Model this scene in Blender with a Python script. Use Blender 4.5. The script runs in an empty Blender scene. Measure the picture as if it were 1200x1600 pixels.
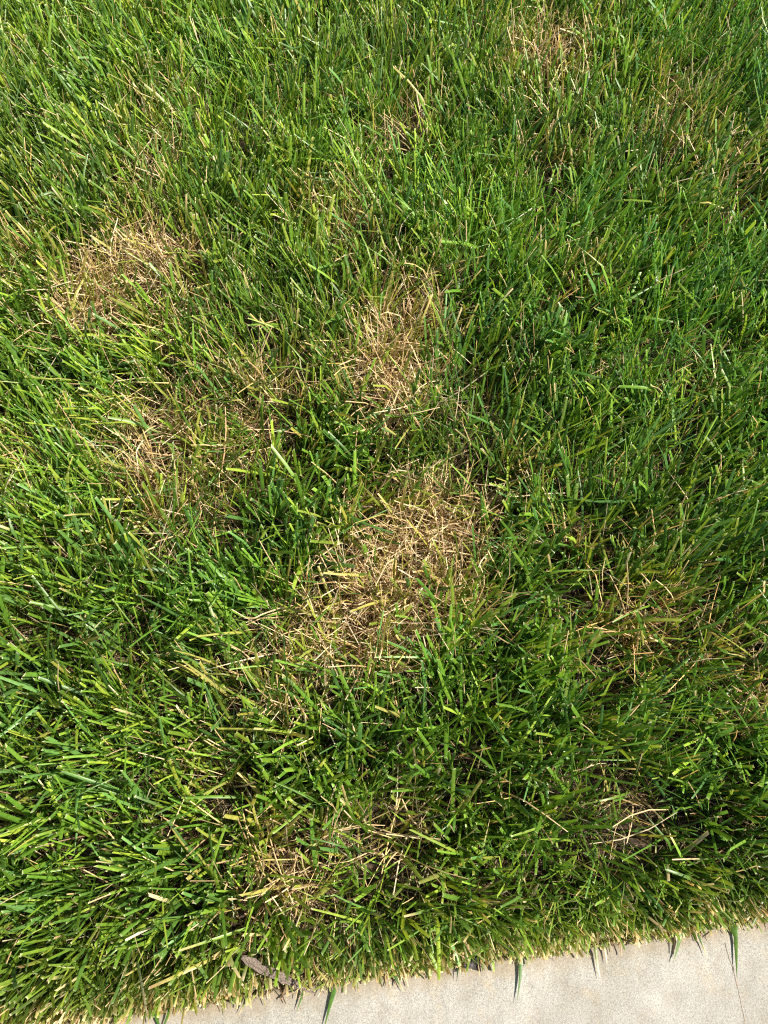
import bpy, math
import numpy as np

# ------------------------------------------------------------------ camera, sky, sun, exposure
scene = bpy.context.scene
col = scene.collection
cam_data = bpy.data.cameras.new('camera')
cam = bpy.data.objects.new('camera', cam_data)
col.objects.link(cam)
cam.location = (0.0, 0.0, 1.0)
cam.rotation_euler = (math.radians(21.4), 0.0, 0.0)
cam_data.sensor_fit = 'VERTICAL'
cam_data.sensor_height = 32.0
cam_data.lens = 32.0 * 1201.0 / 1600.0
cam_data.clip_start = 0.02
cam_data.clip_end = 500.0
scene.camera = cam

SUN_EL = math.radians(44.0)
SUN_AZ = math.radians(-3.0)            # counter-clockwise from +X
sun_to = (math.cos(SUN_EL) * math.cos(SUN_AZ), math.cos(SUN_EL) * math.sin(SUN_AZ), math.sin(SUN_EL))
world = bpy.data.worlds.new('World')
scene.world = world
world.use_nodes = True
wn = world.node_tree.nodes
wl = world.node_tree.links
wn.clear()
sky = wn.new('ShaderNodeTexSky')
sky.sky_type = 'NISHITA'
sky.sun_disc = False
sky.sun_elevation = SUN_EL
sky.sun_rotation = math.pi / 2 - SUN_AZ
sky.dust_density = 2.0
wbg = wn.new('ShaderNodeBackground')
wbg.inputs['Strength'].default_value = 0.05
wout = wn.new('ShaderNodeOutputWorld')
wl.new(sky.outputs[0], wbg.inputs['Color'])
wl.new(wbg.outputs[0], wout.inputs['Surface'])

sun_data = bpy.data.lights.new('sun', 'SUN')
sun_data.energy = 5.0
sun_data.angle = math.radians(2.5)
sun_data.color = (1.0, 0.92, 0.78)
sun = bpy.data.objects.new('sun', sun_data)
col.objects.link(sun)
sun.location = (3, 1.5, 3)
from mathutils import Vector
sun.rotation_euler = Vector((-sun_to[0], -sun_to[1], -sun_to[2])).to_track_quat('-Z', 'Y').to_euler()

scene.view_settings.view_transform = 'Standard'
scene.view_settings.look = 'None'
scene.view_settings.exposure = 1.06
scene.view_settings.gamma = 1.0
scene.view_settings.use_curve_mapping = False
scene.cycles.use_denoising = False
scene.cycles.filter_width = 1.15
scene.cycles.max_bounces = 7
scene.cycles.diffuse_bounces = 4
scene.cycles.transmission_bounces = 4
scene.cycles.glossy_bounces = 2

rng = np.random.default_rng(11)

# ------------------------------------------------------------------ layout of the place (metres)
EDGE_A = math.atan(0.130)
EX = np.array([math.cos(EDGE_A), math.sin(EDGE_A)])       # along the pavement edge
EN = np.array([-math.sin(EDGE_A), math.cos(EDGE_A)])      # from the pavement into the lawn
E0 = np.array([0.0, -0.1700])
def edge_d(x, y):
    return (x - E0[0]) * EN[0] + (y - E0[1]) * EN[1]

# dead patches: key, x, y, radius x, radius y, strength
PATCH = [
    ("a", -0.380, 0.772, 0.092, 0.086, 1.00), ("a", -0.463, 0.730, 0.028, 0.067, 0.89),
    ("b", 0.034, 0.328, 0.087, 0.093, 0.94), ("b", -0.025, 0.228, 0.083, 0.053, 0.94),
    ("b", 0.099, 0.346, 0.035, 0.066, 0.89), ("b", 0.108, 0.258, 0.034, 0.027, 0.81),
    ("c", 0.043, 0.684, 0.050, 0.098, 0.85), ("c", 0.005, 0.600, 0.044, 0.075, 0.86), ("c", 0.018, 0.531, 0.039, 0.036, 0.66),
    ("d", -0.163, 0.584, 0.074, 0.067, 0.54),
    ("e", -0.270, 0.470, 0.104, 0.096, 0.64), ("e", -0.316, 0.398, 0.041, 0.065, 0.69), ("e", -0.322, 0.531, 0.034, 0.036, 0.54),
    ("f", 0.299, 0.249, 0.065, 0.068, 0.54), ("f", 0.361, 0.191, 0.048, 0.047, 0.34),
    ("g", 0.459, 0.147, 0.037, 0.073, 0.49),
    ("h", -0.118, -0.057, 0.055, 0.040, 0.95),
    ("i", 0.008, -0.009, 0.043, 0.037, 0.60), ("i", 0.041, -0.047, 0.035, 0.022, 0.60),
    ("j", 0.294, 1.235, 0.077, 0.100, 0.64), ("k", 0.483, 1.091, 0.051, 0.101, 0.44),
    ("l", 0.043, 1.069, 0.045, 0.054, 0.71), ("m", -0.072, 0.885, 0.059, 0.062, 0.63),
    ("n", -0.372, 1.069, 0.045, 0.100, 0.53), ("o", -0.566, 0.846, 0.031, 0.080, 0.61),
    ("p", 0.575, 0.958, 0.055, 0.065, 0.44), ("q", 0.300, 0.754, 0.029, 0.033, 0.56),
    ("r", 0.468, 0.568, 0.025, 0.028, 0.51), ("s", -0.124, 0.151, 0.067, 0.049, 0.56),
    ("t", 0.273, 0.012, 0.030, 0.031, 0.50), ("u", -0.207, 0.048, 0.032, 0.031, 0.45),
    ("v", -0.509, 0.456, 0.042, 0.041, 0.56), ("w", 0.177, 0.431, 0.037, 0.033, 0.51),
    ("x", 0.298, 1.020, 0.045, 0.057, 0.39),
]
PATCH_LABEL = {
    "a": "wide pale straw patch of dead grass beside a thin brown-tipped strip of dead blades",
    "b": "largest dead patch, a tangle of tan straw in the middle of the lawn",
    "c": "upright narrow dead patch just behind the largest straw patch",
    "d": "thin yellowing patch with green blades through it, beside the upright narrow dead patch",
    "e": "broad sparse brown patch with straw and green mixed, beside the coarse dark tuft",
    "f": "sparse orange-brown patch with yellow blades, across green grass from the largest straw patch",
    "g": "tall thin straw patch next to the sparse orange-brown patch",
    "h": "small flattened pale straw patch close to the pavement edge above the bark strip",
    "i": "small scattered straw patch beside the flattened pale one near the pavement",
    "j": "golden upright dead patch farthest from the pavement",
    "k": "loose pale streak of dead stems next to the golden upright patch",
    "l": "small brownish gap of dead stems in tall green grass, between golden patch and thin streak",
    "m": "dead patch of pale crossing straws straight behind the upright narrow dead patch",
    "n": "faint long streak of straw stems in tall grass behind the wide pale patch",
    "o": "brown-tipped thin strip of dead blades beside the wide pale straw patch",
    "p": "pale loose dead stems in the tall grass before the pale streak",
    "q": "tiny tan spot of dead stems in deep green grass",
    "r": "tiny orange-yellow withered tuft in deep green grass",
    "s": "thin fringe of straw lying against the pavement side of the largest dead patch",
    "t": "small dull spot of dead stems in dense short grass near the pavement",
    "u": "small pale spot of dry stems among broad short blades",
    "v": "faint yellowed spot near the broad sparse brown patch",
    "w": "small dry spot just behind the largest straw patch on its shaded side",
    "x": "small dull brown gap below the golden upright patch",
}

_ph = rng.uniform(0, 2 * math.pi, (4, 7))
_dr = rng.uniform(0, 2 * math.pi, (4, 7))
def noise(x, y, scale, k=0):
    """smooth pseudo-random field in about -1..1; SCALE is the feature size in metres"""
    v = np.zeros_like(x, dtype=float)
    amp = 0.0
    for i in range(7):
        f = (2 * math.pi / scale) * (0.55 + 0.28 * i)
        a = 1.0 / (1 + 0.35 * i)
        v += a * np.sin(f * (x * math.cos(_dr[k, i]) + y * math.sin(_dr[k, i])) + _ph[k, i])
        amp += a * a
    return v / math.sqrt(amp * 1.2)

def patch_field(x, y):
    x2 = x + 0.016 * noise(x, y, 0.07, 0) + 0.007 * noise(x, y, 0.025, 2)
    y2 = y + 0.016 * noise(x, y, 0.07, 1) + 0.007 * noise(x, y, 0.025, 3)
    f = np.zeros_like(x, dtype=float)
    for _, cx, cy, rx, ry, s in PATCH:
        r = np.sqrt(((x2 - cx) / rx) ** 2 + ((y2 - cy) / ry) ** 2)
        f = np.maximum(f, s * np.clip((1.55 - r) / 1.0, 0, 1))
    return f

def in_frame(x, y, m=0.0):
    """ground the photograph shows, widened by m metres"""
    half = 0.4255 + (y + 0.2175) * (0.7261 - 0.4255) / (1.4318 + 0.2175)
    return (np.abs(x) < half + m) & (y > -0.2175 - m) & (y < 1.4318 + m)

# ------------------------------------------------------------------ materials
def new_mat(name):
    m = bpy.data.materials.new(name)
    m.use_nodes = True
    m.node_tree.nodes.clear()
    return m, m.node_tree.nodes, m.node_tree.links

def leaf_material(name, transl, rough, spec, tcol):
    m, n, l = new_mat(name)
    out = n.new('ShaderNodeOutputMaterial')
    at = n.new('ShaderNodeAttribute'); at.attribute_name = 'tint'
    ac = n.new('ShaderNodeAttribute'); ac.attribute_name = 'across'
    # fine lengthwise veins
    mul = n.new('ShaderNodeMath'); mul.operation = 'MULTIPLY'; mul.inputs[1].default_value = 22.0
    sn = n.new('ShaderNodeMath'); sn.operation = 'SINE'
    mr = n.new('ShaderNodeMapRange')
    mr.inputs['From Min'].default_value = -1; mr.inputs['From Max'].default_value = 1
    mr.inputs['To Min'].default_value = 0.86; mr.inputs['To Max'].default_value = 1.10
    l.new(ac.outputs['Fac'], mul.inputs[0]); l.new(mul.outputs[0], sn.inputs[0]); l.new(sn.outputs[0], mr.inputs['Value'])
    geo = n.new('ShaderNodeNewGeometry')
    ns = n.new('ShaderNodeTexNoise'); ns.inputs['Scale'].default_value = 260.0; ns.inputs['Detail'].default_value = 3.0
    l.new(geo.outputs['Position'], ns.inputs['Vector'])
    mr2 = n.new('ShaderNodeMapRange')
    mr2.inputs['From Min'].default_value = 0.3; mr2.inputs['From Max'].default_value = 0.7
    mr2.inputs['To Min'].default_value = 0.82; mr2.inputs['To Max'].default_value = 1.18
    l.new(ns.outputs['Fac'], mr2.inputs['Value'])
    mm = n.new('ShaderNodeMath'); mm.operation = 'MULTIPLY'
    l.new(mr.outputs[0], mm.inputs[0]); l.new(mr2.outputs[0], mm.inputs[1])
    sc = n.new('ShaderNodeVectorMath'); sc.operation = 'SCALE'
    l.new(at.outputs['Color'], sc.inputs[0]); l.new(mm.outputs[0], sc.inputs['Scale'])
    p = n.new('ShaderNodeBsdfPrincipled')
    p.inputs['Roughness'].default_value = rough
    p.inputs['Specular IOR Level'].default_value = spec
    l.new(sc.outputs[0], p.inputs['Base Color'])
    tc = n.new('ShaderNodeVectorMath'); tc.operation = 'MULTIPLY'; tc.inputs[1].default_value = tcol
    l.new(sc.outputs[0], tc.inputs[0])
    tr = n.new('ShaderNodeBsdfTranslucent')
    l.new(tc.outputs[0], tr.inputs['Color'])
    mx = n.new('ShaderNodeMixShader'); mx.inputs[0].default_value = transl
    l.new(p.outputs[0], mx.inputs[1]); l.new(tr.outputs[0], mx.inputs[2])
    l.new(mx.outputs[0], out.inputs['Surface'])
    return m

M_LEAF = leaf_material('grass_leaf', 0.30, 0.40, 0.48, (1.75, 1.55, 0.9))
M_STRAW = leaf_material('dry_straw', 0.25, 0.6, 0.3, (1.15, 1.05, 0.85))

def soil_material():
    m, n, l = new_mat('dark_soil')
    out = n.new('ShaderNodeOutputMaterial')
    geo = n.new('ShaderNodeNewGeometry')
    n1 = n.new('ShaderNodeTexNoise'); n1.inputs['Scale'].default_value = 90; n1.inputs['Detail'].default_value = 6
    l.new(geo.outputs['Position'], n1.inputs['Vector'])
    cr = n.new('ShaderNodeValToRGB')
    cr.color_ramp.elements[0].position = 0.3; cr.color_ramp.elements[0].color = (0.022, 0.015, 0.010, 1)
    cr.color_ramp.elements[1].position = 0.75; cr.color_ramp.elements[1].color = (0.09, 0.062, 0.040, 1)
    l.new(n1.outputs['Fac'], cr.inputs['Fac'])
    p = n.new('ShaderNodeBsdfPrincipled'); p.inputs['Roughness'].default_value = 0.95
    l.new(cr.outputs['Color'], p.inputs['Base Color'])
    b = n.new('ShaderNodeBump'); b.inputs['Strength'].default_value = 0.9; b.inputs['Distance'].default_value = 0.006
    l.new(n1.outputs['Fac'], b.inputs['Height']); l.new(b.outputs[0], p.inputs['Normal'])
    l.new(p.outputs[0], out.inputs['Surface'])
    return m

def concrete_material():
    m, n, l = new_mat('worn_concrete')
    out = n.new('ShaderNodeOutputMaterial')
    tx = n.new('ShaderNodeTexCoord')          # object space: x along the edge, y away from the lawn is negative
    def nz(scale, detail=4.0, rough=0.55):
        t = n.new('ShaderNodeTexNoise'); t.inputs['Scale'].default_value = scale
        t.inputs['Detail'].default_value = detail; t.inputs['Roughness'].default_value = rough
        l.new(tx.outputs['Object'], t.inputs['Vector'])
        return t
    def ramp(src, stops):
        r = n.new('ShaderNodeValToRGB')
        e = r.color_ramp.elements
        e[0].position, e[0].color = stops[0][0], stops[0][1]
        e[1].position, e[1].color = stops[-1][0], stops[-1][1]
        for p_, c_ in stops[1:-1]:
            k = e.new(p_); k.color = c_
        l.new(src, r.inputs['Fac'])
        return r
    def mix(fac, a, b, mode='MIX'):
        x = n.new('ShaderNodeMix'); x.data_type = 'RGBA'; x.blend_type = mode
        for sock, v in ((x.inputs[0], fac), (x.inputs[6], a), (x.inputs[7], b)):
            if hasattr(v, 'is_linked'):
                l.new(v, sock)
            else:
                sock.default_value = v
        return x.outputs[2]
    fine = nz(430, 5.0, 0.8)
    mid = nz(38, 5.0)
    big = nz(9, 4.0)
    base = ramp(big.outputs['Fac'], [(0.3, (0.286, 0.280, 0.255, 1)), (0.55, (0.324, 0.320, 0.302, 1)), (0.75, (0.37, 0.363, 0.342, 1))]).outputs['Color']
    blotch = ramp(mid.outputs['Fac'], [(0.30, (0.86, 0.83, 0.79, 1)), (0.48, (0.98, 0.97, 0.96, 1)), (0.72, (1.08, 1.08, 1.08, 1))]).outputs['Color']
    c = mix(1.0, base, blotch, 'MULTIPLY')
    # ochre and pinkish blemishes
    st = nz(24, 6.0, 0.65)
    sf = ramp(st.outputs['Fac'], [(0.56, (0, 0, 0, 1)), (0.74, (0.6, 0.6, 0.6, 1))]).outputs['Color']
    c = mix(sf, c, (0.38, 0.31, 0.21, 1))
    st2 = nz(47, 5.0, 0.7)
    sf2 = ramp(st2.outputs['Fac'], [(0.64, (0, 0, 0, 1)), (0.75, (0.55, 0.55, 0.55, 1))]).outputs['Color']
    c = mix(sf2, c, (0.30, 0.26, 0.24, 1))
    fine2 = nz(1300, 2.0, 0.6)
    g2 = ramp(fine2.outputs['Fac'], [(0.34, (0.72, 0.72, 0.71, 1)), (0.66, (1.28, 1.28, 1.27, 1))]).outputs['Color']
    c = mix(1.0, c, g2, 'MULTIPLY')
    grain = ramp(fine.outputs['Fac'], [(0.32, (0.58, 0.56, 0.53, 1)), (0.46, (0.97, 0.97, 0.97, 1)), (0.70, (1.28, 1.28, 1.26, 1))]).outputs['Color']
    c = mix(1.0, c, grain, 'MULTIPLY')
    vo = n.new('ShaderNodeTexVoronoi'); vo.inputs['Scale'].default_value = 300.0
    l.new(tx.outputs['Object'], vo.inputs['Vector'])
    pit = ramp(vo.outputs['Distance'], [(0.10, (0.55, 0.53, 0.50, 1)), (0.22, (1, 1, 1, 1))]).outputs['Color']
    pm = ramp(mid.outputs['Fac'], [(0.45, (0.05, 0.05, 0.05, 1)), (0.62, (0.9, 0.9, 0.9, 1))]).outputs['Color']
    c = mix(pm, c, mix(1.0, c, pit, 'MULTIPLY'))
    # soil stain along the lawn side, ragged
    sp = n.new('ShaderNodeSeparateXYZ'); l.new(tx.outputs['Object'], sp.inputs[0])
    wob = nz(60, 4.0)
    ad = n.new('ShaderNodeMath'); ad.operation = 'MULTIPLY_ADD'; ad.inputs[1].default_value = 0.030
    l.new(wob.outputs['Fac'], ad.inputs[0]); l.new(sp.outputs['Y'], ad.inputs[2])
    df = n.new('ShaderNodeMapRange')
    df.inputs['From Min'].default_value = -0.010; df.inputs['From Max'].default_value = 0.015
    df.inputs['To Min'].default_value = 0.0; df.inputs['To Max'].default_value = 0.75
    l.new(ad.outputs[0], df.inputs['Value'])
    c = mix(df.outputs[0], c, (0.27, 0.21, 0.135, 1))
    p = n.new('ShaderNodeBsdfPrincipled'); p.inputs['Roughness'].default_value = 0.9
    p.inputs['Specular IOR Level'].default_value = 0.25
    l.new(c, p.inputs['Base Color'])
    b = n.new('ShaderNodeBump'); b.inputs['Strength'].default_value = 0.55; b.inputs['Distance'].default_value = 0.0012
    l.new(fine.outputs['Fac'], b.inputs['Height'])
    b2 = n.new('ShaderNodeBump'); b2.inputs['Strength'].default_value = 0.5; b2.inputs['Distance'].default_value = 0.003
    l.new(mid.outputs['Fac'], b2.inputs['Height']); l.new(b.outputs[0], b2.inputs['Normal'])
    l.new(b2.outputs[0], p.inputs['Normal'])
    l.new(p.outputs[0], out.inputs['Surface'])
    return m

def plain_noise_material(name, c0, c1, scale, rough=0.85, stretch=(1, 1, 1)):
    m, n, l = new_mat(name)
    out = n.new('ShaderNodeOutputMaterial')
    tx = n.new('ShaderNodeTexCoord')
    mp = n.new('ShaderNodeMapping'); mp.inputs['Scale'].default_value = stretch
    l.new(tx.outputs['Object'], mp.inputs['Vector'])
    t = n.new('ShaderNodeTexNoise'); t.inputs['Scale'].default_value = scale; t.inputs['Detail'].default_value = 5
    l.new(mp.outputs[0], t.inputs['Vector'])
    r = n.new('ShaderNodeValToRGB')
    r.color_ramp.elements[0].position = 0.32; r.color_ramp.elements[0].color = (*c0, 1)
    r.color_ramp.elements[1].position = 0.70; r.color_ramp.elements[1].color = (*c1, 1)
    l.new(t.outputs['Fac'], r.inputs['Fac'])
    p = n.new('ShaderNodeBsdfPrincipled'); p.inputs['Roughness'].default_value = rough
    l.new(r.outputs['Color'], p.inputs['Base Color'])
    b = n.new('ShaderNodeBump'); b.inputs['Strength'].default_value = 0.8; b.inputs['Distance'].default_value = 0.0012
    l.new(t.outputs['Fac'], b.inputs['Height']); l.new(b.outputs[0], p.inputs['Normal'])
    l.new(p.outputs[0], out.inputs['Surface'])
    return m

M_SOIL = soil_material()
M_CONC = concrete_material()
M_BARK = plain_noise_material('weathered_bark', (0.045, 0.035, 0.030), (0.24, 0.19, 0.155), 700, 0.9, (1, 1, 1))
M_SCRAP = plain_noise_material('blackened_leaf', (0.010, 0.009, 0.009), (0.035, 0.03, 0.028), 300, 0.6)
M_CRACK = plain_noise_material('crack_dirt', (0.25, 0.20, 0.16), (0.35, 0.30, 0.25), 300, 0.95)

# ------------------------------------------------------------------ mesh helpers
def mesh_from_arrays(name, co, quads, mat, tint=None, across=None, smooth=True):
    me = bpy.data.meshes.new(name)
    nv, nf = len(co), len(quads)
    me.vertices.add(nv)
    me.vertices.foreach_set('co', np.ascontiguousarray(co, dtype=np.float32).ravel())
    me.loops.add(nf * 4)
    me.loops.foreach_set('vertex_index', np.ascontiguousarray(quads, dtype=np.int32).ravel())
    me.polygons.add(nf)
    me.polygons.foreach_set('loop_start', np.arange(0, nf * 4, 4, dtype=np.int32))
    me.polygons.foreach_set('loop_total', np.full(nf, 4, dtype=np.int32))
    if smooth:
        me.polygons.foreach_set('use_smooth', np.ones(nf, dtype=bool))
    me.update(calc_edges=True)
    if tint is not None:
        a = me.attributes.new('tint', 'FLOAT_COLOR', 'POINT')
        c = np.ones((nv, 4), dtype=np.float32); c[:, :3] = tint
        a.data.foreach_set('color', c.ravel())
    if across is not None:
        a = me.attributes.new('across', 'FLOAT', 'POINT')
        a.data.foreach_set('value', np.ascontiguousarray(across, dtype=np.float32).ravel())
    me.materials.append(mat)
    return me

def link(name, data, parent=None, loc=None):
    o = bpy.data.objects.new(name, data)
    col.objects.link(o)
    if loc is not None:
        o.location = loc
    if parent is not None:
        o.parent = parent
    return o

def tag(o, label, category=None, group=None, kind=None):
    o['label'] = label
    if category: o['category'] = category
    if group: o['group'] = group
    if kind: o['kind'] = kind
    return o

def soil_z(x, y):
    d = edge_d(x, y)
    return -0.012 + 0.006 * noise(x, y, 0.12, 1) + 0.003 * noise(x, y, 0.03, 2) - 0.022 * np.exp(-((d - 0.004) / 0.012) ** 2)

# ------------------------------------------------------------------ setting: soil and pavement
def build_soil():
    fx = np.unique(np.concatenate([np.linspace(-150, -4, 8), np.linspace(-4, -1.3, 12), np.linspace(-1.3, 1.3, 150), np.linspace(1.3, 4, 12), np.linspace(4, 150, 8)]))
    fy = np.unique(np.concatenate([np.linspace(-150, -4, 8), np.linspace(-4, -0.5, 14), np.linspace(-0.5, 1.9, 150), np.linspace(1.9, 5, 12), np.linspace(5, 150, 8)]))
    X, Y = np.meshgrid(fx, fy)
    Z = soil_z(X, Y)
    co = np.stack([X, Y, Z], -1).reshape(-1, 3)
    nx, ny = len(fx), len(fy)
    i = np.arange(nx * ny).reshape(ny, nx)
    q = np.stack([i[:-1, :-1], i[:-1, 1:], i[1:, 1:], i[1:, :-1]], -1).reshape(-1, 4)
    o = link('soil', mesh_from_arrays('soil', co, q, M_SOIL))
    tag(o, 'dark brown soil under the lawn', 'soil', kind='structure')
build_soil()

def build_pavement():
    # profile across the slab (v = towards the lawn, z), rounded arris, swept along the edge with slight raggedness
    prof = [(-1.6, 0.0), (-0.8, 0.0), (-0.3, 0.0), (-0.12, 0.0), (-0.05, 0.0), (-0.02, 0.0), (-0.010, -0.0006), (-0.005, -0.0018), (-0.002, -0.004), (-0.0005, -0.008), (0.0, -0.014), (0.0, -0.03), (0.0, -0.1)]
    us = np.concatenate([np.linspace(-3, -0.6, 10)[:-1], np.linspace(-0.6, 0.6, 240), np.linspace(0.6, 3, 10)[1:]])
    rag = 0.0016 * noise(us, us * 0 + 0.3, 0.06, 0) + 0.0008 * noise(us, us * 0 + 0.1, 0.012, 1)
    co = []
    for k, (v, z) in enumerate(prof):
        w = 1.0 if v > -0.03 else 0.0
        chip = 0.0012 * noise(us, us * 0 + k * 0.002, 0.009, 3) * w
        co.append(np.stack([us, v + rag * w + chip, np.full_like(us, z) - np.abs(chip) * 0.6], -1))
    co = np.concatenate(co)
    n = len(us)
    i = np.arange(len(co)).reshape(len(prof), n)
    q = np.stack([i[:-1, :-1], i[:-1, 1:], i[1:, 1:], i[1:, :-1]], -1).reshape(-1, 4)
    o = link('pavement', mesh_from_arrays('pavement', co, q, M_CONC), None, (E0[0], E0[1], 0.0))
    o.rotation_euler = (0, 0, EDGE_A)
    tag(o, 'pale worn concrete pavement slab along the lawn edge', 'pavement', kind='structure')
    return o
pavement = build_pavement()

def build_crack():
    pts = np.array([(0.3905, -0.138), (0.3925, -0.150), (0.3950, -0.161), (0.3972, -0.1744), (0.3985, -0.188), (0.4001, -0.2126), (0.4005, -0.235)])
    t = np.linspace(0, 1, len(pts)); tt = np.linspace(0, 1, 50)
    p = np.stack([np.interp(tt, t, pts[:, 0]), np.interp(tt, t, pts[:, 1])], -1)
    p[:, 0] += 0.0005 * noise(tt, tt * 0, 0.12, 0) + 0.0003 * noise(tt, tt * 0, 0.03, 1)
    lx = (p - E0) @ EX; ly = (p - E0) @ EN
    w = 0.00045 * (0.5 + np.abs(noise(tt, tt * 0 + 1, 0.1, 2)))
    w[0] = w[-1] = 0.0001
    co = np.concatenate([np.stack([lx - w, ly, np.full_like(lx, 0.0002)], -1), np.stack([lx, ly, np.full_like(lx, 0.0005)], -1), np.stack([lx + w, ly, np.full_like(lx, 0.0002)], -1)])
    n = len(lx); i = np.arange(3 * n).reshape(3, n)
    q = np.stack([i[:-1, :-1], i[:-1, 1:], i[1:, 1:], i[1:, :-1]], -1).reshape(-1, 4)
    link('hairline_crack', mesh_from_arrays('hairline_crack', co, q, M_CRACK), pavement)
build_crack()

# ------------------------------------------------------------------ blades
def make_blades(b, K, mow, trim=True):
    """b: dict of per-blade arrays (x,y,z,az,tilt,curv,kink,length,width,roll,colour,tipcol,...). Returns co (N,K+1,3,3) and tint."""
    N = len(b['x'])
    S = 28
    s = np.linspace(0, 1, S)[None, :]
    L = b['length'][:, None]
    th = b['tilt'][:, None] + b['curv'][:, None] * s ** 1.4 + b['kink'][:, None] / (1 + np.exp(-(s - b['kinkpos'][:, None]) * 40))
    az = b['az'][:, None] + b['swirl'][:, None] * s
    ds = L / (S - 1)
    dx = np.sin(th) * np.cos(az) * ds; dy = np.sin(th) * np.sin(az) * ds; dz = np.cos(th) * ds
    cum = lambda d, o: np.concatenate([o[:, None], o[:, None] + np.cumsum(0.5 * (d[:, 1:] + d[:, :-1]), 1)], 1)
    X, Y, Z = cum(dx, b['x']), cum(dy, b['y']), cum(dz, b['z'])
    Z = np.maximum(Z, np.where(edge_d(X, Y) < 0, 0.003, -0.006))
    cutf = np.ones(N)
    over = Z > mow(X, Y) + b['mowj'][:, None]
    edged = np.zeros(N, dtype=bool)
    if trim:
        past = edge_d(X, Y) < b['trim'][:, None]
        edged = past.any(1)
        first_p = np.where(edged, past.argmax(1), S)
    else:
        first_p = np.full(N, S)
    first_o = np.where(over.any(1), over.argmax(1), S)
    first = np.minimum(first_p, first_o)
    cut = first < S
    edged &= first_p < first_o
    cutf = np.where(cut, np.maximum(first, 3) / (S - 1), 1.0)
    cut |= b['precut']
    leff = cutf * b['length']
    # resample rows: the last row interval is a narrow frayed band
    tipband = np.minimum(b['tiplen'], 0.3 * leff) / b['length']
    r = np.linspace(0, 1, K)[None, :] * (cutf - tipband)[:, None]
    r = np.concatenate([r, cutf[:, None]], 1)                       # N,K+1
    fi = r * (S - 1); i0 = np.clip(fi.astype(int), 0, S - 2); f = fi - i0
    tk = lambda A: np.take_along_axis(A, i0, 1) * (1 - f) + np.take_along_axis(A, i0 + 1, 1) * f
    P = np.stack([tk(X), tk(Y), tk(Z)], -1)                         # N,K+1,3
    T = np.gradient(P, axis=1); T /= np.linalg.norm(T, axis=2, keepdims=True) + 1e-9
    roll = b['roll'][:, None] + b['twist'][:, None] * r
    azr = az[:, :1] + math.pi / 2
    side = np.stack([np.cos(azr), np.sin(azr), np.zeros_like(azr)], -1) * np.ones((1, K + 1, 1))
    side -= T * (side * T).sum(-1, keepdims=True); side /= np.linalg.norm(side, axis=2, keepdims=True) + 1e-9
    nor = np.cross(side, T)
    sd = side * np.cos(roll)[..., None] + nor * np.sin(roll)[..., None]
    nr = nor * np.cos(roll)[..., None] - side * np.sin(roll)[..., None]
    w = 0.62 + 0.38 * np.clip(r / 0.3, 0, 1)
    w = w * (1 - 0.42 * r ** 1.7)
    w = np.where(cut[:, None], w, w * np.clip((1 - r) / 0.45, 0.03, 1) ** 0.75)
    w = w * b['width'][:, None]
    fold = b['fold'][:, None] * w
    Lf = P - sd * (w / 2)[..., None]; Rt = P + sd * (w / 2)[..., None]; Md = P - nr * fold[..., None]
    slant = np.where(cut, b['slant'], 0)[:, None] * b['width'][:, None]
    Lf[:, -1] += T[:, -1] * slant; Rt[:, -1] -= T[:, -1] * slant
    co = np.stack([Lf, Md, Rt], 2)                                  # N,K+1,3,3
    rr = r / np.maximum(cutf, 1e-6)[:, None]
    c = b['colour'][:, None, :] * np.ones((1, K + 1, 1))
    sheath = np.clip(1 - rr / 0.28, 0, 1)[..., None] * b['sheath'][:, None, None]
    c = c * (1 - sheath) + np.array([0.30, 0.31, 0.12]) * sheath
    dy_ = np.clip((rr - (1 - b['dying'][:, None])) / 0.18, 0, 1)[..., None] * (b['dying'] > 0.02)[:, None, None]
    c = c * (1 - dy_) + b['tipcol'][:, None, :] * dy_
    if trim:
        e = (edged[:, None] * np.clip((rr - 0.68) / 0.3, 0, 1) * b['edgetan'][:, None])[..., None]
        c = c * (1 - e) + b['tipcol'][:, None, :] * e
    pale = np.zeros(K + 1); pale[-1] = 1
    pt = (pale[None, :] * (cut * b['pale'])[:, None])[..., None]
    c = c * (1 - pt) + np.array([0.66, 0.63, 0.42]) * pt
    tint = np.repeat(c[:, :, None, :], 3, 2)
    tint[:, :, 1] *= 1.06                                            # lighter midrib
    return co, tint, leff, P

def blades_quads(N, K):
    i = np.arange((K + 1) * 3).reshape(K + 1, 3)
    q = np.stack([i[:-1, :-1], i[:-1, 1:], i[1:, 1:], i[1:, :-1]], -1).reshape(-1, 4)
    return (q[None] + (np.arange(N) * (K + 1) * 3)[:, None, None]).reshape(-1, 4)

def blades_mesh(name, co, tint, mat):
    N, K1 = co.shape[0], co.shape[1]
    ac = np.broadcast_to(np.array([-1., 0., 1.])[None, None], (N, K1, 3))
    return mesh_from_arrays(name, co.reshape(-1, 3), blades_quads(N, K1 - 1), mat, tint.reshape(-1, 3), ac.reshape(-1))

GREENS = np.array([[0.078, 0.178, 0.020], [0.115, 0.235, 0.024], [0.160, 0.285, 0.030], [0.090, 0.208, 0.050], [0.240, 0.345, 0.038], [0.070, 0.162, 0.028]])
GREEN_P = np.array([0.22, 0.25, 0.20, 0.12, 0.11, 0.10])
STRAWS = np.array([[0.72, 0.56, 0.33], [0.64, 0.46, 0.25], [0.76, 0.64, 0.44], [0.48, 0.32, 0.17], [0.66, 0.51, 0.22], [0.28, 0.17, 0.09]])
STRAW_P = np.array([0.30, 0.22, 0.20, 0.12, 0.10, 0.06])
YELLOW = np.array([[0.34, 0.32, 0.060], [0.42, 0.35, 0.10], [0.24, 0.29, 0.045]])

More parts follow.
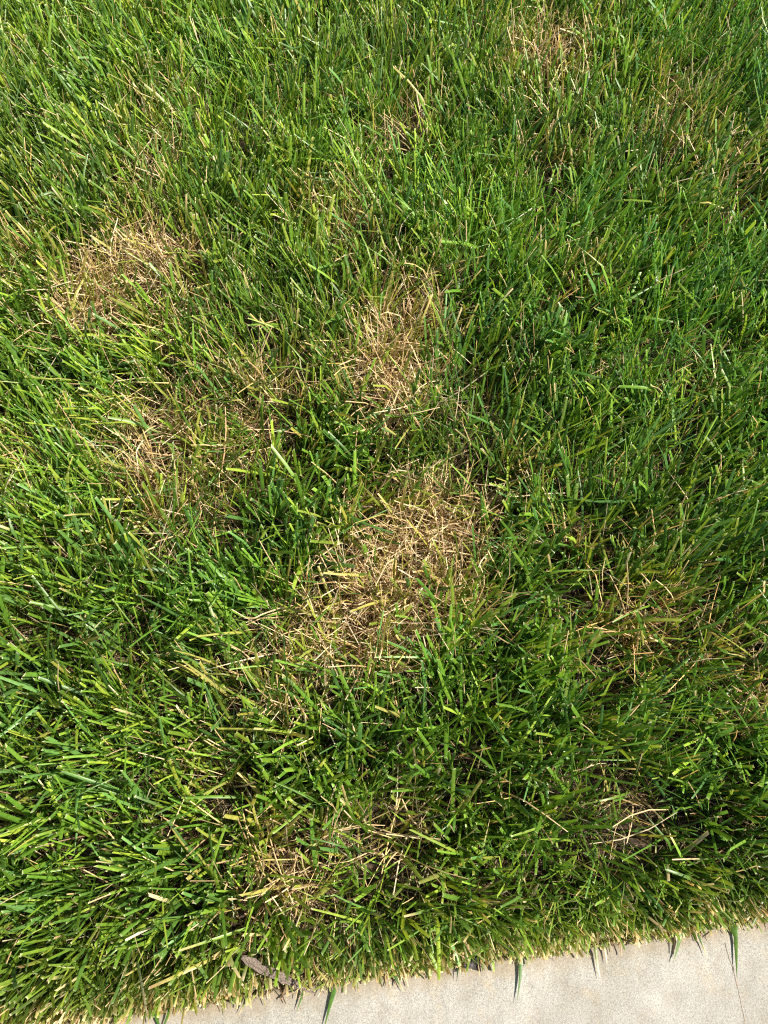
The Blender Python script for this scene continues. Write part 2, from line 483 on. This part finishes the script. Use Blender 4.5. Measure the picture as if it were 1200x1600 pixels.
def mow_height(X, Y):
    d = edge_d(X, Y)
    h = 0.076 + 0.005 * noise(X, Y, 0.35, 3) + 0.005 * noise(X, Y, 0.09, 0)
    return h - 0.012 * np.clip(1 - d / 0.24, 0, 1) - 0.026 * np.clip(1 - d / 0.07, 0, 1)

def blank(N):
    u = rng.uniform
    return dict(x=np.zeros(N), y=np.zeros(N), z=np.full(N, -0.008), az=u(0, 2 * math.pi, N), tilt=np.zeros(N), curv=np.zeros(N), kink=np.zeros(N), kinkpos=u(0.35, 0.7, N),
                swirl=rng.normal(0, 0.25, N), length=np.full(N, 0.08), width=np.full(N, 0.004), roll=np.zeros(N), twist=rng.normal(0, 0.5, N), fold=u(0.06, 0.22, N),
                slant=rng.normal(0, 0.28, N), mowj=rng.normal(0, 0.010, N), trim=rng.normal(0.007, 0.006, N), precut=np.zeros(N, bool), tiplen=u(0.0012, 0.0028, N),
                colour=np.zeros((N, 3)), tipcol=STRAWS[rng.choice(6, N, p=STRAW_P)], sheath=u(0, 0.7, N), dying=np.zeros(N), edgetan=np.zeros(N), pale=u(0.3, 1.0, N))

def tufted_grass(cx, cy, blades_per):
    """green blades fanning out of tuft centres"""
    T = len(cx)
    pf = patch_field(cx, cy)
    keep = rng.uniform(0, 1, T) > np.clip(pf * 0.95, 0, 0.80)
    cx, cy, pf = cx[keep], cy[keep], pf[keep]
    T = len(cx)
    nb = rng.poisson(blades_per, T).clip(2, 14)
    idx = np.repeat(np.arange(T), nb)
    N = len(idx)
    b = blank(N)
    coarse = np.clip(0.5 + 0.35 * noise(cx, cy, 0.22, 2), 0.1, 0.9)
    tw = np.where(rng.uniform(0, 1, T) < coarse, rng.uniform(0.0035, 0.0058, T), rng.uniform(0.0020, 0.0033, T))
    leanx = 0.13 * noise(cx, cy, 0.26, 0) + 0.15 * noise(cx, cy, 0.08, 3) + 0.14 * cx
    leany = 0.12 * noise(cx, cy, 0.26, 1) + 0.15 * noise(cx, cy, 0.08, 2) + 0.08
    d = edge_d(cx, cy)
    calm = 0.55 + 0.45 * np.clip(d / 0.35, 0, 1)
    leanx *= calm; leany *= calm
    near = np.exp(-(np.maximum(d, 0) / 0.050) ** 1.5)
    leanx -= EN[0] * 0.95 * near
    leany -= EN[1] * 0.95 * near
    hue = np.clip(-1.3 * cx + 0.25 * noise(cx, cy, 0.5, 0), -1, 1)      # blade tint drifts from yellower at the left to deeper green at the right
    ci = rng.choice(len(GREENS), T, p=GREEN_P)
    tc = GREENS[ci] * (1 + 0.16 * noise(cx, cy, 0.4, 1))[:, None] * rng.uniform(0.8, 1.25, T)[:, None]
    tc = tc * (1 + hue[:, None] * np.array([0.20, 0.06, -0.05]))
    b['x'] = cx[idx] + rng.normal(0, 0.0045, N); b['y'] = cy[idx] + rng.normal(0, 0.0045, N)
    a = rng.uniform(0, 2 * math.pi, N)
    sp = np.abs(rng.normal(0.27, 0.22, N))
    vx = sp * np.cos(a) + leanx[idx]; vy = sp * np.sin(a) + leany[idx]
    b['az'] = np.arctan2(vy, vx)
    b['tilt'] = np.clip(np.hypot(vx, vy), 0, 1.35)
    b['curv'] = np.abs(rng.normal(0.22, 0.32, N))
    kk = rng.uniform(0, 1, N) < 0.10
    b['kink'] = np.where(kk, rng.uniform(0.4, 1.5, N), 0)
    b['length'] = rng.uniform(0.065, 0.155, N)
    short = rng.uniform(0, 1, N) < 0.25
    b['length'] = np.where(short, rng.uniform(0.035, 0.075, N), b['length'])
    b['precut'] = rng.uniform(0, 1, N) < 0.52
    b['width'] = tw[idx] * rng.uniform(0.75, 1.2, N) * (1 - 0.42 * near[idx])
    b['roll'] = rng.normal(0, 0.45, N)
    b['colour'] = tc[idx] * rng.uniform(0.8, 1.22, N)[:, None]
    b['colour'] = b['colour'] * (1 - 0.35 * near[idx][:, None]) + np.array([0.30, 0.31, 0.09]) * 0.35 * near[idx][:, None]
    # yellowing near the dead patches, and a few anywhere
    yl = rng.uniform(0, 1, N) < (0.035 + 0.85 * pf[idx])
    ym = rng.uniform(0.25, 1.0, N)[:, None]
    b['colour'] = np.where(yl[:, None], b['colour'] * (1 - ym) + YELLOW[rng.choice(3, N)] * ym, b['colour'])
    dead = rng.uniform(0, 1, N) < (0.06 + 0.22 * pf[idx])
    b['colour'] = np.where(dead[:, None], STRAWS[rng.choice(6, N, p=STRAW_P)] * rng.uniform(0.7, 1.1, N)[:, None], b['colour'])
    b['width'] = np.where(dead, np.minimum(b['width'] * 0.5, 0.0019), b['width'])
    b['fold'] = np.where(dead, 0.5, b['fold'])
    b['dying'] = np.where(rng.uniform(0, 1, N) < (0.03 + 0.35 * pf[idx]) * (b['width'] < 0.0042), rng.uniform(0.05, 0.3, N), 0)
    nb_ = near[idx]
    b['edgetan'] = np.where(rng.uniform(0, 1, N) < 0.5, rng.uniform(0.3, 0.9, N), 0.0)
    b['pale'] *= 1 - 0.6 * nb_
    b['dying'] = np.where((rng.uniform(0, 1, N) < 0.55 * nb_), rng.uniform(0.12, 0.4, N), b['dying'])
    b['length'] *= (1 - 0.45 * nb_)
    b['z'] = soil_z(b['x'], b['y']) - 0.002
    return b

def scatter(x0, x1, y0, y1, dens, test):
    n = int((x1 - x0) * (y1 - y0) * dens)
    x = rng.uniform(x0, x1, n); y = rng.uniform(y0, y1, n)
    k = test(x, y) & (edge_d(x, y) > 0.004)
    return x[k], y[k]

lawn = link('lawn', None, None, (0, 0, 0))
tag(lawn, 'green mown lawn with pale cut tips, growing up to the pavement', 'lawn', kind='stuff')

# dense part
cx, cy = scatter(-0.95, 0.95, -0.40, 1.60, 6600, lambda x, y: in_frame(x, y, 0.10))
ex_ = rng.uniform(-0.6, 0.6, 2600); ed_ = np.abs(rng.normal(0.012, 0.020, 2600)) + 0.005
cx = np.concatenate([cx, E0[0] + ex_ * EX[0] + ed_ * EN[0]]); cy = np.concatenate([cy, E0[1] + ex_ * EX[1] + ed_ * EN[1]])
gap = rng.uniform(0, 1, len(cx)) < 0.80 + 0.38 * noise(cx, cy, 0.06, 1)
gap &= ~((cx > -0.175) & (cx < -0.07) & (edge_d(cx, cy) < 0.038) & (rng.uniform(0, 1, len(cx)) < 0.8))   # thin place round the bark
cx, cy = cx[gap], cy[gap]
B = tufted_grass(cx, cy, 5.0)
co, tint, leff, P = make_blades(B, 6, mow_height)
# blades do not lie over the bark strip
ba, bb_ = np.array([-0.152, -0.149]), np.array([-0.078, -0.186])
tt_ = np.clip(((P[:, :, :2] - ba) @ (bb_ - ba)) / ((bb_ - ba) @ (bb_ - ba)), 0, 1)
dist = np.linalg.norm(P[:, :, :2] - (ba + tt_[..., None] * (bb_ - ba)), axis=-1).min(1)
ok = (dist > 0.009) | (rng.uniform(0, 1, len(dist)) < 0.30)
co, tint, leff, P = co[ok], tint[ok], leff[ok], P[ok]
B = {k_: v_[ok] for k_, v_ in B.items()}
# the largest blades in view become objects of their own
mid = P[:, 3]
score = B['width'] * leff * (0.3 + np.clip(P[:, -1, 2], 0, 0.07) / 0.07) * in_frame(mid[:, 0], mid[:, 1], -0.02)
big = np.argsort(-score)[:240]
rest = np.ones(len(score), bool); rest[big] = False
og = link('grass', blades_mesh('grass', co[rest], tint[rest], M_LEAF), lawn)
tag(og, 'dense green grass blades', kind='stuff')
for k in big:
    base = P[k, 0]
    link('blade', blades_mesh('blade', co[k:k + 1] - base, tint[k:k + 1], M_LEAF), lawn, tuple(base))

# sparser lawn around the view
cx, cy = scatter(-1.9, 1.9, -0.55, 2.5, 1500, lambda x, y: ~in_frame(x, y, 0.10))
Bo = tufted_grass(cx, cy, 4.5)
Bo['width'] *= 1.9
co, tint, _, _ = make_blades(Bo, 3, mow_height)
tag(link('grass', blades_mesh('grass', co, tint, M_LEAF), lawn), 'grass blades of the surrounding lawn', kind='stuff')

# ------------------------------------------------------------------ straw
def straw_set(x, y, zmax, flat, pal=STRAW_P, wid=(0.0011, 0.0023), ln=(0.045, 0.115), bright=1.0):
    N = len(x)
    b = blank(N)
    b['x'], b['y'] = x, y
    b['z'] = soil_z(x, y) + rng.uniform(0, 1, N) ** 1.3 * zmax
    t = rng.uniform(0, 1, N)
    b['tilt'] = np.where(t < flat, rng.normal(1.30, 0.20, N), np.abs(rng.normal(0.55, 0.3, N)))
    b['curv'] = rng.normal(0.10, 0.35, N)
    b['kink'] = np.where(rng.uniform(0, 1, N) < 0.18, rng.normal(0, 0.7, N), 0)
    b['swirl'] = rng.normal(0, 0.5, N)
    b['length'] = rng.uniform(*ln, N)
    b['width'] = rng.uniform(*wid, N)
    b['fold'] = rng.uniform(0.2, 0.7, N)
    b['roll'] = rng.uniform(-1.2, 1.2, N)
    b['colour'] = STRAWS[rng.choice(6, N, p=pal)] * rng.uniform(0.75, 1.15, N)[:, None] * bright
    b['sheath'] = np.zeros(N)
    b['precut'] = rng.uniform(0, 1, N) < 0.6
    b['pale'] = rng.uniform(0, 0.4, N)
    b['mowj'] = rng.normal(-0.004, 0.006, N)
    b['trim'] = rng.normal(0.0, 0.008, N)
    return b

# thatch lying at the foot of the grass
cx, cy = scatter(-0.95, 0.95, -0.40, 1.60, 15000, lambda x, y: in_frame(x, y, 0.06))
BT = straw_set(cx, cy, 0.018, 0.8, np.array([0.20, 0.20, 0.12, 0.24, 0.06, 0.18]), (0.0009, 0.0020), (0.025, 0.06), 0.5)
co, tint, _, _ = make_blades(BT, 3, mow_height)
tag(link('thatch', blades_mesh('thatch', co, tint, M_STRAW), lawn), 'thin brown thatch at the foot of the grass', kind='stuff')

# tan trimmed stubble along the pavement
n = 1900
uu = rng.uniform(-1.0, 1.0, n); dd = np.abs(rng.normal(0.006, 0.010, n)) + 0.002
px_, py_ = E0[0] + uu * EX[0] + dd * EN[0], E0[1] + uu * EX[1] + dd * EN[1]
k = rng.uniform(0, 1, n) < 0.55 + 0.55 * noise(px_, py_, 0.07, 2)
BS = straw_set(px_[k], py_[k], 0.004, 0.0, np.array([0.34, 0.18, 0.28, 0.08, 0.10, 0.02]), (0.0008, 0.0019), (0.014, 0.05), 0.95)
gr_ = rng.uniform(0, 1, k.sum()) < 0.45
BS['colour'] = np.where(gr_[:, None], BS['colour'] * 0.35 + np.array([0.13, 0.17, 0.03]), BS['colour'])
BS['az'] = math.atan2(-EN[1], -EN[0]) + rng.normal(0, 0.45, k.sum())
BS['tilt'] = np.abs(rng.normal(0.62, 0.25, k.sum())); BS['trim'] = rng.normal(-0.001, 0.007, k.sum())
co, tint, _, _ = make_blades(BS, 3, mow_height)
tag(link('stubble', blades_mesh('stubble', co, tint, M_STRAW), lawn), 'tan trimmed stubble along the pavement edge', kind='stuff')

keys = []
for p_ in PATCH:
    if p_[0] not in keys: keys.append(p_[0])
for key in keys:
    els = [p_ for p_ in PATCH if p_[0] == key]
    xs, ys = [], []
    for _, px, py, rx, ry, s in els:
        n = int(math.pi * rx * ry * 2.5 * 22000 * s)
        r = np.sqrt(rng.uniform(0, 1, n)) * 1.6; a = rng.uniform(0, 2 * math.pi, n)
        x = px + rx * r * np.cos(a); y = py + ry * r * np.sin(a)
        k = rng.uniform(0, 1, n) < np.clip(patch_field(x, y) * 1.15, 0, 1)
        xs.append(x[k]); ys.append(y[k])
    x, y = np.concatenate(xs), np.concatenate(ys)
    k = edge_d(x, y) > 0.01
    x, y = x[k], y[k]
    b = straw_set(x, y, 0.050, 0.70)
    b['swirl'] = rng.normal(0, 0.8, len(x)); b['curv'] = rng.normal(0.2, 0.5, len(x))
    # most strands still grow, limp, out of dead crowns
    crown = rng.integers(0, len(x), max(2, len(x) // 11))[rng.integers(0, max(2, len(x) // 11), len(x))]
    rooted = rng.uniform(0, 1, len(x)) < 0.6
    b['x'] = np.where(rooted, x[crown] + rng.normal(0, 0.005, len(x)), x); b['y'] = np.where(rooted, y[crown] + rng.normal(0, 0.005, len(x)), y)
    b['z'] = np.where(rooted, soil_z(b['x'], b['y']), b['z'])
    b['tilt'] = np.where(rooted, np.abs(rng.normal(0.50, 0.28, len(x))), b['tilt'])
    b['curv'] = np.where(rooted, np.abs(rng.normal(0.75, 0.45, len(x))), b['curv'])
    b['length'] *= np.where(rooted, 1.25, 1.0)
    yg = rng.uniform(0, 1, len(x)) < 0.14
    b['colour'] = np.where(yg[:, None], YELLOW[rng.choice(3, len(x))], b['colour'])
    if key in 'jknp':
        b['tilt'] *= 0.7
    if key in 'rfo':
        b['colour'] = b['colour'] * np.array([1.0, 0.92, 0.72])
    # shift the strand so that its middle, not its root, is over the sampled point
    b['x'] -= ~rooted * 0.45 * b['length'] * np.sin(b['tilt']) * np.cos(b['az']); b['y'] -= ~rooted * 0.45 * b['length'] * np.sin(b['tilt']) * np.sin(b['az'])
    co, tint, leff, P = make_blades(b, 4, mow_height)
    c0 = np.array([els[0][1], els[0][2], 0.0])
    t = link('dead_grass_patch', None, None, tuple(c0))
    tag(t, PATCH_LABEL[key], 'dead patch', 'dead patches in the lawn')
    sc_ = b['width'] * leff * np.clip(P[:, :, 2].mean(1), 0.001, 1)
    nbig = 14 if key in 'abce' else 7
    big = np.argsort(-sc_)[:nbig]
    rest = np.ones(len(sc_), bool); rest[big] = False
    tag(link('straw', blades_mesh('straw', co[rest] - c0, tint[rest], M_STRAW), t), 'tangled dry straw', kind='stuff')
    for k in big:
        base = P[k, 0]
        link('straw_blade', blades_mesh('straw_blade', co[k:k + 1] - base, tint[k:k + 1], M_STRAW), t, tuple(base - c0))

# ------------------------------------------------------------------ coarse tufts and the blades that hang over the pavement
def single(x, y, az, tilt, curv, length, width, colour, dying=0.0, precut=True, z=None, roll=0.0, kink=0.0, K=7, pale=0.7):
    b = blank(1)
    b['x'][:] = x; b['y'][:] = y; b['az'][:] = az; b['tilt'][:] = tilt; b['curv'][:] = curv; b['length'][:] = length; b['width'][:] = width
    b['colour'][:] = colour; b['dying'][:] = dying; b['precut'][:] = precut; b['roll'][:] = roll; b['kink'][:] = kink; b['pale'][:] = pale
    b['mowj'][:] = 0.02; b['fold'][:] = 0.14; b['twist'][:] = rng.normal(0, 0.25)
    b['z'] = soil_z(b['x'], b['y']) if z is None else np.array([z])
    co, tint, _, P = make_blades(b, K, mow_height, trim=False)
    return co, tint, P[0, 0]

TUFTS = [
    (-0.236, 0.299, 13, 0.0075, (0.060, 0.150, 0.022), 0.10, 'coarse dark tuft of broad blades fanning beside the sparse brown patch'),
    (-0.322, 0.190, 11, 0.0065, (0.085, 0.185, 0.030), 0.10, 'clump of long glossy light green blades leaning away from the fringe of straw'),
    (0.265, 0.365, 9, 0.0072, (0.120, 0.220, 0.026), 0.085, 'clump of bright yellow-green upright blades behind the sparse orange-brown patch'),
    (0.020, 0.470, 9, 0.0065, (0.060, 0.150, 0.030), 0.095, 'bluish green tuft between the largest straw patch and the upright narrow one'),
    (-0.072, 0.120, 6, 0.0078, (0.085, 0.180, 0.022), 0.085, 'tuft with one wide bright blade standing in the fringe of straw'),
    (-0.311, 0.075, 9, 0.0070, (0.095, 0.195, 0.024), 0.085, 'stubby tuft of broad square-cut blades near the small pale spot'),
    (0.391, 0.310, 9, 0.0062, (0.075, 0.170, 0.022), 0.09, 'clump of thick deep green blades leaning over the sparse orange-brown patch'),
    (-0.042, 0.985, 8, 0.0058, (0.110, 0.210, 0.030), 0.10, 'pale tuft of long crossing blades behind the patch of pale crossing straws'),
    (-0.452, 0.615, 9, 0.0064, (0.075, 0.170, 0.034), 0.10, 'tuft of long leaning blades on the pavement side of the wide pale straw patch'),
]
for (tx, ty, n, w, c, L, lab) in TUFTS:
    t = link('grass_tuft', None, None, (tx, ty, 0.0))
    tag(t, lab, 'grass tuft', 'coarse tufts in the lawn')
    a0 = rng.uniform(0, 6.28)
    for k in range(n):
        a = a0 + 2 * math.pi * k / n + rng.normal(0, 0.25)
        cc = np.array(c) * rng.uniform(0.8, 1.2)
        co, tint, base = single(tx + 0.006 * math.cos(a), ty + 0.006 * math.sin(a), a, abs(rng.normal(0.62, 0.25)), abs(rng.normal(0.45, 0.3)), L * rng.uniform(0.7, 1.15), w * rng.uniform(0.75, 1.15), cc, roll=rng.normal(0, 0.3))
        link('blade', blades_mesh('blade', co - base, tint, M_LEAF), t, (base[0] - tx, base[1] - ty, base[2]))

OVER = [  # root on the lawn edge -> tip over the pavement, width, colour, tip dying
    ((0.156, -0.118), (0.160, -0.183), 0.0042, (0.060, 0.150, 0.028), 0.0), ((0.087, -0.128), (0.085, -0.168), 0.0034, (0.035, 0.075, 0.022), 0.0),
    ((0.002, -0.150), (0.016, -0.181), 0.0046, (0.070, 0.150, 0.035), 0.25), ((-0.046, -0.160), (-0.067, -0.209), 0.0044, (0.075, 0.170, 0.028), 0.0),
    ((-0.020, -0.150), (-0.078, -0.191), 0.0032, (0.200, 0.260, 0.050), 0.2), ((-0.085, -0.165), (-0.092, -0.199), 0.0030, (0.080, 0.170, 0.028), 0.0),
    ((0.350, -0.100), (0.337, -0.149), 0.0050, (0.080, 0.170, 0.026), 0.12), ((0.353, -0.108), (0.366, -0.145), 0.0028, (0.065, 0.130, 0.030), 0.3),
    ((0.408, -0.095), (0.399, -0.159), 0.0044, (0.085, 0.175, 0.030), 0.0), ((0.242, -0.118), (0.237, -0.163), 0.0034, (0.120, 0.180, 0.030), 0.35),
    ((0.249, -0.120), (0.254, -0.152), 0.0028, (0.090, 0.150, 0.030), 0.4), ((-0.262, -0.180), (-0.254, -0.222), 0.0046, (0.070, 0.165, 0.028), 0.0),
    ((-0.230, -0.178), (-0.243, -0.220), 0.0034, (0.075, 0.165, 0.028), 0.0), ((0.388, -0.090), (0.405, -0.132), 0.0058, (0.090, 0.185, 0.026), 0.1),
    ((0.205, -0.120), (0.197, -0.150), 0.0026, (0.40, 0.28, 0.13), 0.0), ((-0.150, -0.178), (-0.156, -0.204), 0.0028, (0.11, 0.19, 0.03), 0.3),
]
for (r0, t0, w, c, dy_) in OVER:
    dx, dy = t0[0] - r0[0], t0[1] - r0[1]
    D = math.hypot(dx, dy)
    co, tint, base = single(r0[0], r0[1], math.atan2(dy, dx), 1.25, 0.42, D * 1.25, w * 1.2, np.array(c), dying=dy_, precut=False, roll=rng.normal(0, 0.2), K=10)
    o = link('blade', blades_mesh('blade', co - base, tint, M_LEAF), lawn, tuple(base))
    o['label'] = 'uncut pointed blade hanging over the pavement'

# ------------------------------------------------------------------ bark strip and blackened leaf scrap
def build_bark():
    p0 = np.array([-0.156, -0.147, 0.040]); p1 = np.array([-0.076, -0.187, 0.009])
    n, m = 60, 20
    t = np.linspace(0, 1, n)
    axis = (p1 - p0); Ln = np.linalg.norm(axis); ax = axis / Ln
    sd = np.cross(ax, [0, 0, 1]); sd /= np.linalg.norm(sd); up = np.cross(sd, ax)
    jag = 0.14 * noise(t, t * 0 + 0.2, 0.16, 0) + 0.10 * noise(t, t * 0 + 0.5, 0.05, 1)
    jag2 = 0.14 * noise(t, t * 0 + 2.2, 0.16, 2) + 0.10 * noise(t, t * 0 + 1.5, 0.05, 3)
    co = []
    for i, ti in enumerate(t):
        w = 0.0050 * min(1, 0.25 + ti / 0.12) * (1 if ti < 0.55 else 1 - 0.85 * (ti - 0.55) / 0.45)
        c = p0 + axis * ti + up * 0.0012 * math.sin(ti * 4)
        for k in range(m):
            a = 2 * math.pi * k / m
            g = 1 + (jag[i] if math.cos(a) > 0 else jag2[i])
            ridge = 0.16 * math.sin(7 * math.cos(a) + 1.0 + 0.5 * math.sin(5 * ti)) + 0.08 * math.sin(17 * math.cos(a) + 3 * ti)
            co.append(c + sd * w * g * math.cos(a) + up * w * (0.34 * math.sin(a) + (ridge if math.sin(a) > 0 else 0)))
    co = np.array(co) - p0
    idx = np.arange(n * m).reshape(n, m)
    nx = np.roll(idx, -1, 1)
    q = np.stack([idx[:-1], nx[:-1], nx[1:], idx[1:]], -1).reshape(-1, 4)
    caps = []
    for row in (idx[0][::-1], idx[-1]):
        for j in range(1, m - 2, 2):
            caps.append((row[0], row[j], row[j + 1], row[j + 2]))
    o = link('bark_strip', mesh_from_arrays('bark_strip', co, np.concatenate([q, np.array(caps)]), M_BARK), None, tuple(p0))
    tag(o, 'weathered grey-brown strip of bark poking out of the grass onto the pavement', 'bark')
build_bark()

def build_scrap():
    n = 9
    u = np.linspace(-1, 1, n); v = np.linspace(0, 1, n)
    U, V = np.meshgrid(u, v)
    w = 0.0085 * (1 - V ** 1.5) + 0.0008
    X = U * w * (1 + 0.15 * np.sin(9 * V)) ; Y = -0.016 * V + 0.002 * np.sin(5 * U)
    Z = 0.0035 * np.abs(U) + 0.002 * np.sin(6 * V) + 0.003
    top = np.stack([X, Y, Z], -1).reshape(-1, 3); bot = top - np.array([0, 0, 0.0005])
    i = np.arange(n * n).reshape(n, n)
    q = np.stack([i[:-1, :-1], i[:-1, 1:], i[1:, 1:], i[1:, :-1]], -1).reshape(-1, 4)
    ring = np.concatenate([i[0], i[1:, -1], i[-1, :-1][::-1], i[1:-1, 0][::-1]])
    r2 = np.roll(ring, -1)
    q = np.concatenate([q, q[:, ::-1] + n * n, np.stack([ring, r2, r2 + n * n, ring + n * n], -1)])
    o = link('leaf_scrap', mesh_from_arrays('leaf_scrap', np.concatenate([top, bot]), q, M_SCRAP), None, (0.095, -0.1515, 0.014))
    o.rotation_euler = (0.25, 0, math.radians(42))
    tag(o, 'small blackened curled leaf scrap on the pavement edge', 'leaf')
build_scrap()
